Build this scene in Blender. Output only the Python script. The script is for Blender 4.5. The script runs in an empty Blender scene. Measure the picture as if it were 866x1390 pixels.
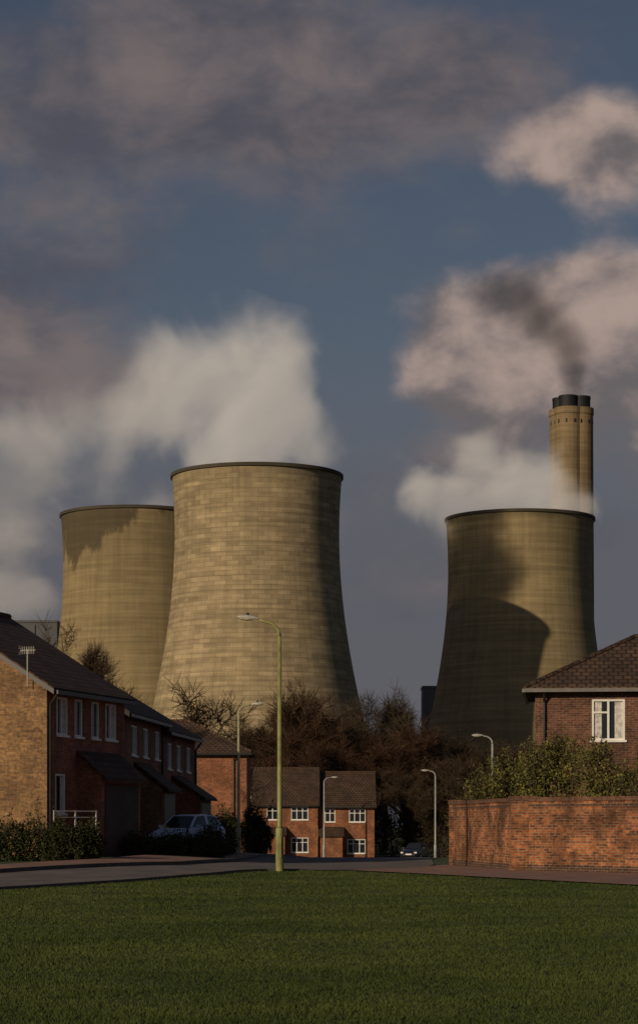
import bpy, bmesh, math, random
import numpy as np
from mathutils import Vector, Matrix
R_ = math.radians
scene = bpy.context.scene
COL = scene.collection
EYE = 1.3; F = 3000.0; HY = 1122.0; CX = 433.0
rng = np.random.default_rng(7)

def at(px, py, Y): return Vector(((px-CX)*Y/F, Y, EYE+(HY-py)*Y/F))
def S(a, b, t):
    q = np.clip((np.asarray(t, float)-a)/(b-a), 0, 1); return q*q*(3-2*q)
def gz(x, y):
    return 0.42*S(50, 76, y)*S(-0.5, -8.0, x)*(1-S(110, 175, y)) - 1.6*S(80, 200, y)
def gzf(x, y): return float(gz(x, y))

# ------------------------------------------------------------------ materials
def lin(c):
    return tuple(((v/255)/12.92 if v/255 <= .04045 else ((v/255+.055)/1.055)**2.4) for v in c)
def newmat(name):
    m = bpy.data.materials.new(name); m.use_nodes = True
    nt = m.node_tree; b = nt.nodes['Principled BSDF']
    return m, nt, b
def nd(nt, t, **kw):
    n = nt.nodes.new(t)
    for k, v in kw.items(): setattr(n, k, v)
    return n
def inp(n, k, v): n.inputs[k].default_value = v
def c4(c, s=1.0): return (c[0]*s, c[1]*s, c[2]*s, 1)
def mixc(nt, fac, a, b, blend='MIX'):
    n = nd(nt, 'ShaderNodeMix', data_type='RGBA', blend_type=blend)
    for sock, v in ((n.inputs[0], fac), (n.inputs[6], a), (n.inputs[7], b)):
        if isinstance(v, (tuple, float, int)): sock.default_value = v
        else: nt.links.new(v, sock)
    return n.outputs[2]
def mth(nt, op, a, b=None, c=None, clamp=False):
    n = nd(nt, 'ShaderNodeMath', operation=op); n.use_clamp = clamp
    for i, v in enumerate((a, b, c)):
        if v is None: continue
        if isinstance(v, (float, int)): n.inputs[i].default_value = v
        else: nt.links.new(v, n.inputs[i])
    return n.outputs[0]
def mrange(nt, v, a, b, c=0., d=1., smooth=True):
    n = nd(nt, 'ShaderNodeMapRange'); n.interpolation_type = 'SMOOTHSTEP' if smooth else 'LINEAR'
    nt.links.new(v, n.inputs[0])
    for i, q in enumerate((a, b, c, d)): n.inputs[i+1].default_value = q
    return n.outputs[0]
def noise(nt, vec, scale, detail=4, rough=.55, dist=0.):
    n = nd(nt, 'ShaderNodeTexNoise'); inp(n, 'Scale', scale); inp(n, 'Detail', detail); inp(n, 'Roughness', rough); inp(n, 'Distortion', dist)
    if vec is not None: nt.links.new(vec, n.inputs['Vector'])
    return n.outputs['Fac']
def bumpto(nt, b, h, strength=.4, dist=.02):
    n = nd(nt, 'ShaderNodeBump'); inp(n, 'Strength', strength); inp(n, 'Distance', dist)
    nt.links.new(h, n.inputs['Height']); nt.links.new(n.outputs[0], b.inputs['Normal'])
def plain(name, c, rough=.6, var=.25, scale=3., metal=0., bump=0., c2=None, detail=4):
    m, nt, b = newmat(name)
    tc = nd(nt, 'ShaderNodeTexCoord')
    f = noise(nt, tc.outputs['Object'], scale, detail, .6)
    f = mrange(nt, f, .3, .7, 0, 1)
    a = c4(c, 1-var); z = c4(c2) if c2 else c4(c, 1+var)
    nt.links.new(mixc(nt, f, a, z), b.inputs['Base Color'])
    inp(b, 'Roughness', rough); inp(b, 'Metallic', metal)
    if bump: bumpto(nt, b, f, .6, bump)
    return m
def brick(name, c1, c2, mortar, bw=.225, rh=.075, ms=.011, var=.5):
    m, nt, b = newmat(name)
    uv = nd(nt, 'ShaderNodeUVMap')
    t = nd(nt, 'ShaderNodeTexBrick'); nt.links.new(uv.outputs[0], t.inputs['Vector'])
    inp(t, 'Scale', 1.); inp(t, 'Brick Width', bw); inp(t, 'Row Height', rh); inp(t, 'Mortar Size', ms)
    inp(t, 'Color1', c4(c1)); inp(t, 'Color2', c4(c2)); inp(t, 'Mortar', c4(mortar)); inp(t, 'Bias', 0.)
    n1 = noise(nt, uv.outputs[0], .9, 5, .65)
    f = mrange(nt, n1, .3, .72, 1-var, 1+var*.35)
    n2 = noise(nt, uv.outputs[0], 9., 3, .6)
    f2 = mrange(nt, n2, .3, .7, .65, 1.2)
    cc = nd(nt, 'ShaderNodeVectorMath', operation='SCALE'); nt.links.new(t.outputs[0], cc.inputs[0]); nt.links.new(mth(nt, 'MULTIPLY', f, f2), cc.inputs['Scale'])
    nt.links.new(cc.outputs[0], b.inputs['Base Color']); inp(b, 'Roughness', .9)
    bumpto(nt, b, mth(nt, 'SUBTRACT', 1., t.outputs['Fac']), .5, .01)
    return m
def tiles(name, c1, c2):
    m = brick(name, c1, c2, tuple(v*.22 for v in c1), .3, .3, .035, .45)
    return m
M = {}
M['buff'] = brick('buff brick', (.38, .20, .078), (.21, .098, .043), (.25, .19, .11))
M['red'] = brick('red brick', (.46, .135, .065), (.29, .08, .047), (.28, .2, .14))
M['orange'] = brick('orange brick', (.40, .135, .05), (.26, .07, .03), (.27, .17, .1))
M['dkred'] = brick('dark red brick', (.22, .085, .05), (.11, .04, .028), (.22, .15, .1))
M['wallbrick'] = brick('garden wall brick', (.50, .165, .052), (.13, .045, .024), (.32, .2, .12), .225, .075, .013, .8)
M['soldier'] = brick('brick coping', (.24, .09, .045), (.10, .04, .028), (.15, .1, .07), .075, .23, .013)
M['plinth'] = brick('sooty plinth brick', (.13, .055, .035), (.06, .03, .02), (.2, .14, .1))
M['tile'] = tiles('brown roof tile', (.15, .07, .04), (.085, .043, .028))
M['tile2'] = tiles('weathered roof tile', (.12, .068, .04), (.07, .04, .027))
M['white'] = plain('white paint', (.78, .77, .73), .45, .08)
M['eaves'] = plain('grey eaves paint', (.17, .16, .15), .5, .15)
M['railpaint'] = plain('weathered white rail paint', (.42, .41, .39), .6, .2)
M['black'] = plain('dark stained wood', (.045, .03, .022), .7, .4, 2.)
M['gutter'] = plain('black gutter plastic', (.02, .02, .02), .4, .2)
M['curtain'] = plain('net curtain', (.55, .53, .5), .9, .3, 8.)
M['door'] = plain('door paint', (.05, .03, .02), .5, .2)
m, nt, b = newmat('window glass'); inp(b, 'Base Color', (.02, .023, .03, 1)); inp(b, 'Roughness', .06); inp(b, 'Specular IOR Level', .6); M['glass'] = m
M['lampgreen'] = plain('lamp post olive paint', (.23, .23, .08), .5, .3, 2.)
M['lampyellow'] = plain('lamp post faded paint', (.34, .33, .2), .5, .25, 2.)
M['lampgrey'] = plain('lamp post galvanised', (.34, .36, .34), .45, .2, 2.)
M['lantern'] = plain('lantern housing', (.42, .42, .38), .5, .1)
m, nt, b = newmat('lantern bowl'); inp(b, 'Base Color', (.55, .5, .38, 1)); inp(b, 'Roughness', .2); M['bowl'] = m
M['asphalt'] = plain('asphalt', (.115, .098, .098), .9, .3, .8, bump=.004, detail=9)
M['paver'] = plain('footway', (.22, .125, .098), .9, .28, 1.2, bump=.004, detail=9)
M['kerb'] = plain('kerb stone', (.09, .08, .075), .9, .3, 2.5)
M['bark'] = plain('bark', (.06, .042, .03), .95, .35, 2.)
M['steel'] = plain('cladding', (.085, .088, .098), .7, .15, .05)
M['flue'] = plain('flue black', (.006, .006, .008), .7, .2, .2)
M['tyre'] = plain('tyre', (.015, .015, .015), .8, .2)
M['rim'] = plain('alloy', (.4, .4, .42), .3, .1, metal=.8)
def carpaint(name, c, metal=.3, rough=.3):
    m, nt, b = newmat(name); inp(b, 'Base Color', c4(c)); inp(b, 'Metallic', metal); inp(b, 'Roughness', rough); inp(b, 'Coat Weight', .5); inp(b, 'Coat Roughness', .08); return m
M['silver'] = carpaint('silver blue paint', (.50, .60, .76), .1, .45); M['darkcar'] = carpaint('black paint', (.015, .016, .02))
m, nt, b = newmat('headlight'); inp(b, 'Base Color', (.7, .7, .72, 1)); inp(b, 'Roughness', .1); M['headlight'] = m
m, nt, b = newmat('taillight'); inp(b, 'Base Color', (.5, .01, .01, 1)); inp(b, 'Roughness', .15); M['taillight'] = m
def foliage(name, ca, cb, rough=.7, ns=.9):
    m, nt, b = newmat(name)
    g = nd(nt, 'ShaderNodeNewGeometry')
    f = mrange(nt, g.outputs['Random Per Island'], 0, 1, 0, 1, False)
    tc = nd(nt, 'ShaderNodeTexCoord'); n = noise(nt, tc.outputs['Object'], ns, 4, .65)
    f2 = mth(nt, 'ADD', mth(nt, 'MULTIPLY', f, .5), mrange(nt, n, .32, .68, -.05, .55))
    nt.links.new(mixc(nt, f2, c4(ca), c4(cb)), b.inputs['Base Color']); inp(b, 'Roughness', rough); inp(b, 'Specular IOR Level', .2)
    return m
M['rust'] = foliage('russet twigs', (.032, .018, .011), (.09, .048, .026))
M['brown'] = foliage('brown twigs', (.03, .021, .013), (.08, .052, .029))
M['grey'] = foliage('grey twigs', (.033, .026, .017), (.08, .06, .037))
M['olive'] = foliage('olive foliage', (.035, .032, .012), (.13, .105, .035))
M['hedge'] = foliage('hedge leaves', (.016, .022, .008), (.05, .056, .018))
M['shrub'] = foliage('shrub leaves', (.045, .052, .014), (.21, .195, .05), ns=1.8)
M['dkshrub'] = foliage('dark undergrowth', (.022, .017, .01), (.065, .046, .024))
M['blade'] = foliage('grass blades', (.025, .045, .008), (.085, .107, .023), ns=.30)
m, nt, b = newmat('grass ground')
tc = nd(nt, 'ShaderNodeTexCoord')
n1 = noise(nt, tc.outputs['Object'], .35, 6, .6); n2 = noise(nt, tc.outputs['Object'], 9, 6, .7)
c = mixc(nt, mrange(nt, n1, .35, .65), (.031, .052, .010, 1), (.054, .073, .016, 1))
c = mixc(nt, mrange(nt, n2, .35, .7), c, (.022, .033, .007, 1))
nt.links.new(c, b.inputs['Base Color']); inp(b, 'Roughness', .95); bumpto(nt, b, n2, .8, .04); M['grass'] = m
def concrete(name, c1, c2, blockvar, bw, rh, stain_z, stain_amp, stain_s=.9, mort=.09, patchv=.4, soft=5., sf=(.075, .028), horv=(.80, 1.12), patch_at=None, big=.5):
    m, nt, b = newmat(name)
    uv = nd(nt, 'ShaderNodeUVMap'); sep = nd(nt, 'ShaderNodeSeparateXYZ'); nt.links.new(uv.outputs[0], sep.inputs[0])
    def bt(w, h, v1, v2, ms):
        t = nd(nt, 'ShaderNodeTexBrick'); nt.links.new(uv.outputs[0], t.inputs['Vector'])
        inp(t, 'Scale', 1.); inp(t, 'Brick Width', w); inp(t, 'Row Height', h); inp(t, 'Mortar Size', ms); inp(t, 'Mortar Smooth', .8)
        inp(t, 'Color1', (v1,)*3+(1,)); inp(t, 'Color2', (v2,)*3+(1,)); inp(t, 'Mortar', (v2*.92,)*3+(1,)); inp(t, 'Bias', -.1); return t.outputs[0]
    def mp(sx, sy):
        k = nd(nt, 'ShaderNodeVectorMath', operation='MULTIPLY'); nt.links.new(uv.outputs[0], k.inputs[0]); k.inputs[1].default_value = (sx, sy, 1); return k.outputs[0]
    streak = noise(nt, mp(.55, .03), 1., 6, .65)
    hor = noise(nt, mp(.03, .7), 1., 5, .65)
    patch = noise(nt, mp(.16, .5), 1., 5, .6)
    blot = noise(nt, mp(.045, .05), 1., 6, .6)
    col = mixc(nt, mrange(nt, blot, .3, .7), c4(c1), c4(c2))
    col = mixc(nt, 1.0, col, bt(bw, rh, 1.04, 1-blockvar, mort), 'MULTIPLY'); col = mixc(nt, 1.0, col, bt(bw*2.6, rh, 1., 1-blockvar*big, 0.), 'MULTIPLY')
    k1 = mrange(nt, streak, .3, .7, .86, 1.1); k2 = mrange(nt, hor, .3, .7, *horv); k3 = mrange(nt, patch, .32, .68, 1-blockvar*patchv, 1+blockvar*patchv*.4)
    sc = nd(nt, 'ShaderNodeVectorMath', operation='SCALE'); nt.links.new(col, sc.inputs[0]); nt.links.new(mth(nt, 'MULTIPLY', mth(nt, 'MULTIPLY', k1, k2), k3), sc.inputs['Scale'])
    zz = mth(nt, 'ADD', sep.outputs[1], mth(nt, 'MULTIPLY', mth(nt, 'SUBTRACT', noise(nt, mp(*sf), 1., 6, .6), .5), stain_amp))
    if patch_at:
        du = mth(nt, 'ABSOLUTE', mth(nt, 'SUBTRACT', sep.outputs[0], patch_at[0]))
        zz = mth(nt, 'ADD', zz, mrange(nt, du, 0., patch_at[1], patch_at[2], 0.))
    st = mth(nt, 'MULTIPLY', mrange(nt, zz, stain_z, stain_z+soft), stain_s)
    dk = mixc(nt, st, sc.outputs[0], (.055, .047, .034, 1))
    nt.links.new(dk, b.inputs['Base Color']); inp(b, 'Roughness', .95); inp(b, 'Specular IOR Level', .15)
    return m
M['tower_mid'] = concrete('blocky weathered concrete', (.44, .35, .215), (.38, .305, .19), .27, 3.4, 1.3, 97.5, 3., .7, .13, .45, horv=(.77, 1.13), big=.6)
M['tower_l'] = concrete('smooth concrete dark top', (.30, .235, .13), (.24, .19, .108), .08, 9., 1.2, 98.0, 34., .75, soft=4., sf=(.11, .06), patch_at=(64., 24., 17.))  # darker towards the rim, the dark area reaching lowest on one side
M['tower_r'] = concrete('smooth concrete', (.335, .265, .148), (.265, .212, .12), .08, 9., 1.2, 96.5, 9.)
M['stack'] = concrete('chimney concrete', (.27, .20, .115), (.215, .16, .092), .10, 30., 8., 300., 2.)
M['rimc'] = plain('rim concrete', (.06, .05, .036), .95, .2, .1)
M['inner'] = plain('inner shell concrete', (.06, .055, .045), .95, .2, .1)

# ------------------------------------------------------------------ mesh building
class MB:
    def __init__(s): s.V = []; s.F = []; s.I = []
    def poly(s, pts, mi=0):
        n = len(s.V); s.V += [tuple(p) for p in pts]; s.F.append(tuple(range(n, n+len(pts)))); s.I.append(mi)
    def mesh(s, verts, faces, mi=0):
        n = len(s.V); s.V += [tuple(p) for p in verts]
        for f in faces: s.F.append(tuple(n+i for i in f)); s.I.append(mi)
    def box(s, x0, x1, y0, y1, z0, z1, mi=0):
        v = [(x0,y0,z0),(x1,y0,z0),(x1,y1,z0),(x0,y1,z0),(x0,y0,z1),(x1,y0,z1),(x1,y1,z1),(x0,y1,z1)]
        s.mesh(v, [(0,3,2,1),(4,5,6,7),(0,1,5,4),(1,2,6,5),(2,3,7,6),(3,0,4,7)], mi)
    def tube(s, pts, rad, n=8, caps=True, mi=0):
        pts = [Vector(p) for p in pts]; V = []; Fc = []
        for i, p in enumerate(pts):
            d = (pts[min(i+1, len(pts)-1)]-pts[max(i-1, 0)]).normalized()
            a = d.orthogonal().normalized() if abs(d.z) > .98 else d.cross(Vector((0, 0, 1))).normalized()
            if abs(d.z) > .98: a = (Vector((1, 0, 0))-d*d.x).normalized()
            b = d.cross(a); r = rad[i] if hasattr(rad, '__len__') else rad
            for k in range(n):
                t = 2*math.pi*k/n; V.append(p+a*(r*math.cos(t))+b*(r*math.sin(t)))
        for i in range(len(pts)-1):
            for k in range(n):
                Fc.append((i*n+k, i*n+(k+1) % n, (i+1)*n+(k+1) % n, (i+1)*n+k))
        if caps: Fc.append(tuple(range(n-1, -1, -1))); Fc.append(tuple((len(pts)-1)*n+k for k in range(n)))
        s.mesh(V, Fc, mi)
    def build(s, name, mats, parent=None, smooth=False, uv=True, fix=False):
        me = bpy.data.meshes.new(name); me.from_pydata(s.V, [], s.F)
        mats = mats if isinstance(mats, (list, tuple)) else [mats]
        for m in mats: me.materials.append(m)
        if len(mats) > 1: me.polygons.foreach_set('material_index', s.I)
        if fix:
            bm = bmesh.new(); bm.from_mesh(me); bmesh.ops.remove_doubles(bm, verts=bm.verts, dist=1e-4)
            bmesh.ops.recalc_face_normals(bm, faces=bm.faces)
            bm.to_mesh(me); bm.free()
        if uv:
            L = me.uv_layers.new(name='UVMap').data; Z = Vector((0, 0, 1))
            for p in me.polygons:
                n = p.normal
                t = Vector((1, 0, 0)) if abs(n.z) > .98 else Z.cross(n).normalized()
                b = n.cross(t)
                for li in p.loop_indices:
                    co = me.vertices[me.loops[li].vertex_index].co; L[li].uv = (co.dot(t), co.dot(b))
        if smooth: me.polygons.foreach_set('use_smooth', [True]*len(me.polygons))
        o = bpy.data.objects.new(name, me); COL.objects.link(o); o.parent = parent
        return o
def tag(o, label, cat, group=None, kind=None):
    if label: o['label'] = label
    if cat: o['category'] = cat
    if group: o['group'] = group
    if kind: o['kind'] = kind
    return o
def empty(name, loc, rz, label, cat, group=None):
    o = bpy.data.objects.new(name, None); COL.objects.link(o); o.location = loc; o.rotation_euler = (0, 0, rz); o.empty_display_size = .2
    return tag(o, label, cat, group)
def dup(root, loc, rz, label, scale=None):
    r = root.copy(); COL.objects.link(r); r.location = loc; r.rotation_euler = (0, 0, rz); r['label'] = label
    if scale: r.scale = scale
    for ch in list(root.children):
        c = ch.copy(); COL.objects.link(c); c.parent = r
        for g in ch.children:
            d = g.copy(); COL.objects.link(d); d.parent = c
    return r
def struct(o, label, cat): return tag(o, label, cat, kind='structure')

# ------------------------------------------------------------------ ground
xs = np.concatenate([[-4000,-1500,-600,-250,-120,-60,-35,-22], np.arange(-16, 16.01, .5), [22,35,60,120,250,600,1500,4000]])
ys = np.concatenate([[-300,-100,-30,-5], np.arange(5, 40, 2.5), np.arange(40, 130, .6), np.arange(130, 212, 3), [230,260,320,420,600,900,1500,3000,7000]])
X, Yg = np.meshgrid(xs, ys)
Zg = gz(X, Yg)
V = np.stack([X, Yg, Zg], -1).reshape(-1, 3)
nx, ny = len(xs), len(ys)
Fc = [(j*nx+i, j*nx+i+1, (j+1)*nx+i+1, (j+1)*nx+i) for j in range(ny-1) for i in range(nx-1)]
g = MB(); g.V = [tuple(v) for v in V]; g.F = Fc; g.I = [0]*len(Fc)
struct(g.build('ground', M['grass'], uv=False, smooth=True), 'mown dark green grass ground in the foreground reaching out to the horizon', 'ground')
LY = [40,52,58,62,66,75,88,100,130,165,180,190,212]; LX = [-14,-10.5,-8,-6,-4.2,-2.8,-2.4,-2.2,-.8,.2,-6,-12,-12]
RY = [40,45.3,52,58,62,64,65,66,70,75,100,130,175,190,212]; RX = [-9,-6.5,-4.4,-2.9,-2.2,-1.6,0.2,2.6,3.4,3.9,5,6.6,8.8,14,14]
def Lx(y): return np.interp(y, LY, LX)
def Rx(y): return np.interp(y, RY, RX)
def strip(name, ya, yb, fl, fr, mat, off, label, step=.4, n=40, swap=False):
    g = MB(); t = np.arange(ya, yb+step*.5, step); rows = []
    for y in t:
        a, b = float(fl(y)), float(fr(y)); u = np.linspace(a, b, n)
        if swap: rows.append([(y, q, gzf(y, q)+off) for q in u])
        else: rows.append([(q, y, gzf(q, y)+off) for q in u])
    g.V = [p for r in rows for p in r]
    g.F = [((j*n+i, j*n+i+1, (j+1)*n+i+1, (j+1)*n+i) if not swap else (j*n+i+1, j*n+i, (j+1)*n+i, (j+1)*n+i+1)) for j in range(len(rows)-1) for i in range(n-1)]
    g.I = [0]*len(g.F)
    return struct(g.build(name, mat, uv=False, smooth=True), label, name)
strip('road', 40, 197, Lx, Rx, M['asphalt'], .022, 'grey tarmac road curving from the left edge away towards the far houses')
strip('pavement', 44, 166, lambda y: Lx(y)-2.2, lambda y: Lx(y)-.06, M['paver'], .10, 'reddish footway along the far side of the road below the left hedges', n=8)
strip('pavement', 1.0, 20, lambda x: np.interp(x, [1,3.2,6.9,12,20], [64.2,58.5,48,40,30]), lambda x: np.interp(x, [1,2.6,4.2,5.8,8.66,14,20], [65.3,67.5,73.4,64,60,53,45]), M['paver'], .035, 'reddish footway between the green and the brick garden wall', n=40, swap=True)
def ribbon(g, pts, w, zf0, zf1, mi=0):
    P = [Vector((p[0], p[1])) for p in pts]; A = []; B = []
    for i, p in enumerate(P):
        d = (P[min(i+1, len(P)-1)]-P[max(i-1, 0)]).normalized(); nrm = Vector((-d.y, d.x))
        if 0 < i < len(P)-1:
            d1 = (P[i]-P[i-1]).normalized(); k = 1/max(.4, d.dot(d1))
        else: k = 1
        A.append(p+nrm*(w/2*k)); B.append(p-nrm*(w/2*k))
    for i in range(len(P)-1):
        def q(v, f): return (v.x, v.y, f(v.x, v.y))
        a0, a1, b0, b1 = A[i], A[i+1], B[i], B[i+1]
        g.poly([q(b0, zf0), q(b1, zf0), q(b1, zf1), q(b0, zf1)], mi); g.poly([q(a1, zf0), q(a0, zf0), q(a0, zf1), q(a1, zf1)], mi)
        g.poly([q(b0, zf1), q(b1, zf1), q(a1, zf1), q(a0, zf1)], mi)
    for j in (0, -1):
        a, b = A[j], B[j]
        g.poly([(a.x, a.y, zf0(a.x, a.y)), (b.x, b.y, zf0(b.x, b.y)), (b.x, b.y, zf1(b.x, b.y)), (a.x, a.y, zf1(a.x, a.y))], mi)
g = MB(); yy = np.arange(44, 166, 1.); ribbon(g, [(float(Lx(y)), y) for y in yy], .13, lambda x, y: gzf(x, y)-.1, lambda x, y: gzf(x, y)+.125)
struct(g.build('kerb', M['kerb'], uv=False), 'dark kerb edging the far side of the road', 'kerb')
g = MB(); yy = np.concatenate([np.arange(40, 64, 1.), [64, 64.4, 64.8]]); ribbon(g, [(float(Rx(y)), y) for y in yy], .13, lambda x, y: gzf(x, y)-.1, lambda x, y: gzf(x, y)+.07)
struct(g.build('kerb', M['kerb'], uv=False), 'kerb between the grass green and the road', 'kerb')

# grass blades
n = 420000
Yb = 13.0*np.exp(rng.random(n)*math.log(66/13.0)); Xb = (rng.random(n)*2-1)*(.165*Yb+1.)
ok = (Yb < np.interp(Xb, [-3,1,3.2,6.9,12,20], [66,64.2,58.5,48,40,30])) & ((Yb < 40) | (Xb > Rx(Yb)+.1))
Xb, Yb = Xb[ok], Yb[ok]; n = len(Xb); Zb = gz(Xb, Yb)
clump = .5+.5*np.sin(Xb*2.1+np.sin(Yb*1.3)*2)*np.sin(Yb*1.7+Xb)
h = (.011+.022*rng.random(n))*(.7+.7*clump); w = .0025+.00020*Yb; a = rng.random(n)*6.283; lean = rng.normal(0, .6, (n, 2))
VV = np.zeros((n, 3, 3))
VV[:, 0] = np.stack([Xb-np.cos(a)*w, Yb-np.sin(a)*w, Zb-.005], -1); VV[:, 1] = np.stack([Xb+np.cos(a)*w, Yb+np.sin(a)*w, Zb-.005], -1)
VV[:, 2] = np.stack([Xb+lean[:, 0]*h, Yb+lean[:, 1]*h, Zb+h], -1)
def npmesh(name, VV, mat, parent=None):
    n, k, _ = VV.shape
    me = bpy.data.meshes.new(name); me.vertices.add(n*k); me.vertices.foreach_set('co', VV.reshape(-1).astype(np.float32))
    me.loops.add(n*k); me.loops.foreach_set('vertex_index', np.arange(n*k, dtype=np.int32))
    me.polygons.add(n); me.polygons.foreach_set('loop_start', np.arange(0, n*k, k, dtype=np.int32)); me.polygons.foreach_set('loop_total', np.full(n, k, dtype=np.int32))
    me.update(calc_edges=True); me.validate(); me.materials.append(mat)
    o = bpy.data.objects.new(name, me); COL.objects.link(o); o.parent = parent; return o
tag(npmesh('grass', VV, M['blade']), 'short mown grass blades covering the green in the foreground', 'grass', kind='stuff')

# ------------------------------------------------------------------ cooling towers
def rad(z): return 22.3*math.sqrt(1+((z-84)/62.0)**2)
def cooling_tower(px, Y, top_py, mat, label, rot=0.):
    c = at(px, HY, Y); H = EYE+(HY-top_py)*(Y-23)/F
    root = empty('cooling_tower', (c.x, Y, -1.7), rot, label, 'cooling tower', 'concrete cooling towers of the power station')
    N, K = 128, 60; zs = [i*100/K for i in range(K+1)]
    me = bpy.data.meshes.new('shell'); V = []; Fc = []; UV = []
    hh = (H+1.5)/100
    for z in zs:
        for k in range(N):
            t = 2*math.pi*k/N; V.append((rad(z)*math.cos(t), rad(z)*math.sin(t), z*hh))
    for i in range(K):
        for k in range(N):
            Fc.append((i*N+k, i*N+(k+1) % N, (i+1)*N+(k+1) % N, (i+1)*N+k)); u0, u1 = k/N*144, (k+1)/N*144
            UV += [(u0, zs[i]), (u1, zs[i]), (u1, zs[i+1]), (u0, zs[i+1])]
    me.from_pydata(V, [], Fc); L = me.uv_layers.new(name='UVMap').data
    for i, q in enumerate(UV): L[i].uv = q
    me.polygons.foreach_set('use_smooth', [True]*len(Fc)); me.materials.append(mat)
    o = bpy.data.objects.new('shell', me); COL.objects.link(o); o.parent = root
    g = MB(); prof = [(rad(99)+.02, 99.2*hh), (rad(100)+.40, 99.3*hh), (rad(100)+.40, 100*hh+.2), (rad(100)-.7, 100*hh+.2), (rad(98)-.7, 97*hh)]
    vv = []; ff = []
    for (r, z) in prof:
        for k in range(N): t = 2*math.pi*k/N; vv.append((r*math.cos(t), r*math.sin(t), z))
    for i in range(len(prof)-1):
        for k in range(N): ff.append((i*N+k, i*N+(k+1) % N, (i+1)*N+(k+1) % N, (i+1)*N+k))
    g.mesh(vv, ff); g.build('rim', M['rimc'], root, uv=False)
    g = MB(); vv = []; ff = []; zi = [40, 60, 80, 97]
    for z in zi:
        for k in range(N): t = 2*math.pi*k/N; vv.append(((rad(z)-.7)*math.cos(t), (rad(z)-.7)*math.sin(t), z*hh))
    for i in range(3):
        for k in range(N): ff.append((i*N+(k+1) % N, i*N+k, (i+1)*N+k, (i+1)*N+(k+1) % N))
    g.mesh(vv, ff); g.build('inner_shell', M['inner'], root, uv=False, smooth=True)
    return root
cooling_tower(349, 600, 627, M['tower_mid'], 'nearest and largest cooling tower, its pale concrete weathered in a blocky pattern, in the middle', .3)
cooling_tower(185, 682, 685, M['tower_l'], 'smooth cooling tower with dark top, partly hidden behind the blocky one', 1.1)
cooling_tower(705, 690, 690, M['tower_r'], 'smooth cooling tower standing in front of the tall chimney, a big shadow on its side', 2.3)

# chimney
Yc = 1027.; c = at(775, HY, Yc); top = EYE+(HY-557)*Yc/F; cap = EYE+(HY-540)*Yc/F
root = empty('chimney_stack', (c.x, Yc, -1.7), R_(20), 'tall concrete power station chimney with dark flue tips, behind the rightmost tower', 'chimney')
N = 128; lobes = [math.pi/4+i*math.pi/2 for i in range(4)]; o_, R0 = 3.8, 6.4
def lob(t):
    best = 0
    for l in lobes:
        dlt = (t-l+math.pi) % (2*math.pi)-math.pi
        q = R0*R0-(o_*math.sin(dlt))**2
        if q > 0: best = max(best, o_*math.cos(dlt)+math.sqrt(q))
    return best+.02*math.cos(32*t)
me = bpy.data.meshes.new('windshield'); V = []; Fc = []; UV = []; zs = list(np.linspace(0, top+1.7, 26))
for z in zs:
    k_ = 1.10-.10*min(1, z/190.)
    for k in range(N): t = 2*math.pi*k/N; r = lob(t)*k_; V.append((r*math.cos(t), r*math.sin(t), z))
for i in range(25):
    for k in range(N):
        Fc.append((i*N+k, i*N+(k+1) % N, (i+1)*N+(k+1) % N, (i+1)*N+k)); u0, u1 = k/N*62, (k+1)/N*62
        UV += [(u0, zs[i]), (u1, zs[i]), (u1, zs[i+1]), (u0, zs[i+1])]
Fc.append(tuple(25*N+k for k in range(N))); UV += [(0, 0)]*N
me.from_pydata(V, [], Fc); L = me.uv_layers.new(name='UVMap').data
for i, q in enumerate(UV): L[i].uv = q
me.materials.append(M['stack'])
o = bpy.data.objects.new('windshield', me); COL.objects.link(o); o.parent = root
g = MB(); vv = []; ff = []
for (k_, z) in ((1.0, top-1.), (1.03, top-1.), (1.03, top+2.0), (.9, top+2.0)):
    for k in range(N): t = 2*math.pi*k/N; r = lob(t)*k_; vv.append((r*math.cos(t), r*math.sin(t), z))
for i in range(3):
    for k in range(N): ff.append((i*N+k, i*N+(k+1) % N, (i+1)*N+(k+1) % N, (i+1)*N+k))
g.mesh(vv, ff); g.build('cap_ring', M['stack'], root)
for l in lobes:
    g = MB(); p = Vector((4.7*math.cos(l), 4.7*math.sin(l), 0)); z0, z1 = top+1.7, cap+1.7
    g.tube([p+Vector((0, 0, z0-.5)), p+Vector((0, 0, z1-1.2)), p+Vector((0, 0, z1-1.2)), p+Vector((0, 0, z1))], [4.3, 4.3, 4.45, 4.45], 24); g.build('flue', M['flue'], root, uv=False)
for k in range(16):
    t = 2*math.pi*k/16+.1; r = lob(t); g = MB(); z = top-5.5
    p = Vector((math.cos(t), math.sin(t), 0)); q = Vector((-math.sin(t), math.cos(t), 0)); v = []
    for dr in (-.6, .12):
        for (a, b_) in ((-.4, 0), (.4, 0), (.4, 1.8), (-.4, 1.8)): v.append(p*(r+dr)+q*a+Vector((0, 0, z+b_)))
    g.mesh(v, [(4, 5, 6, 7), (0, 1, 5, 4), (1, 2, 6, 5), (2, 3, 7, 6), (3, 0, 4, 7)]); g.build('vent_opening', M['flue'], root, uv=False)

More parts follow.
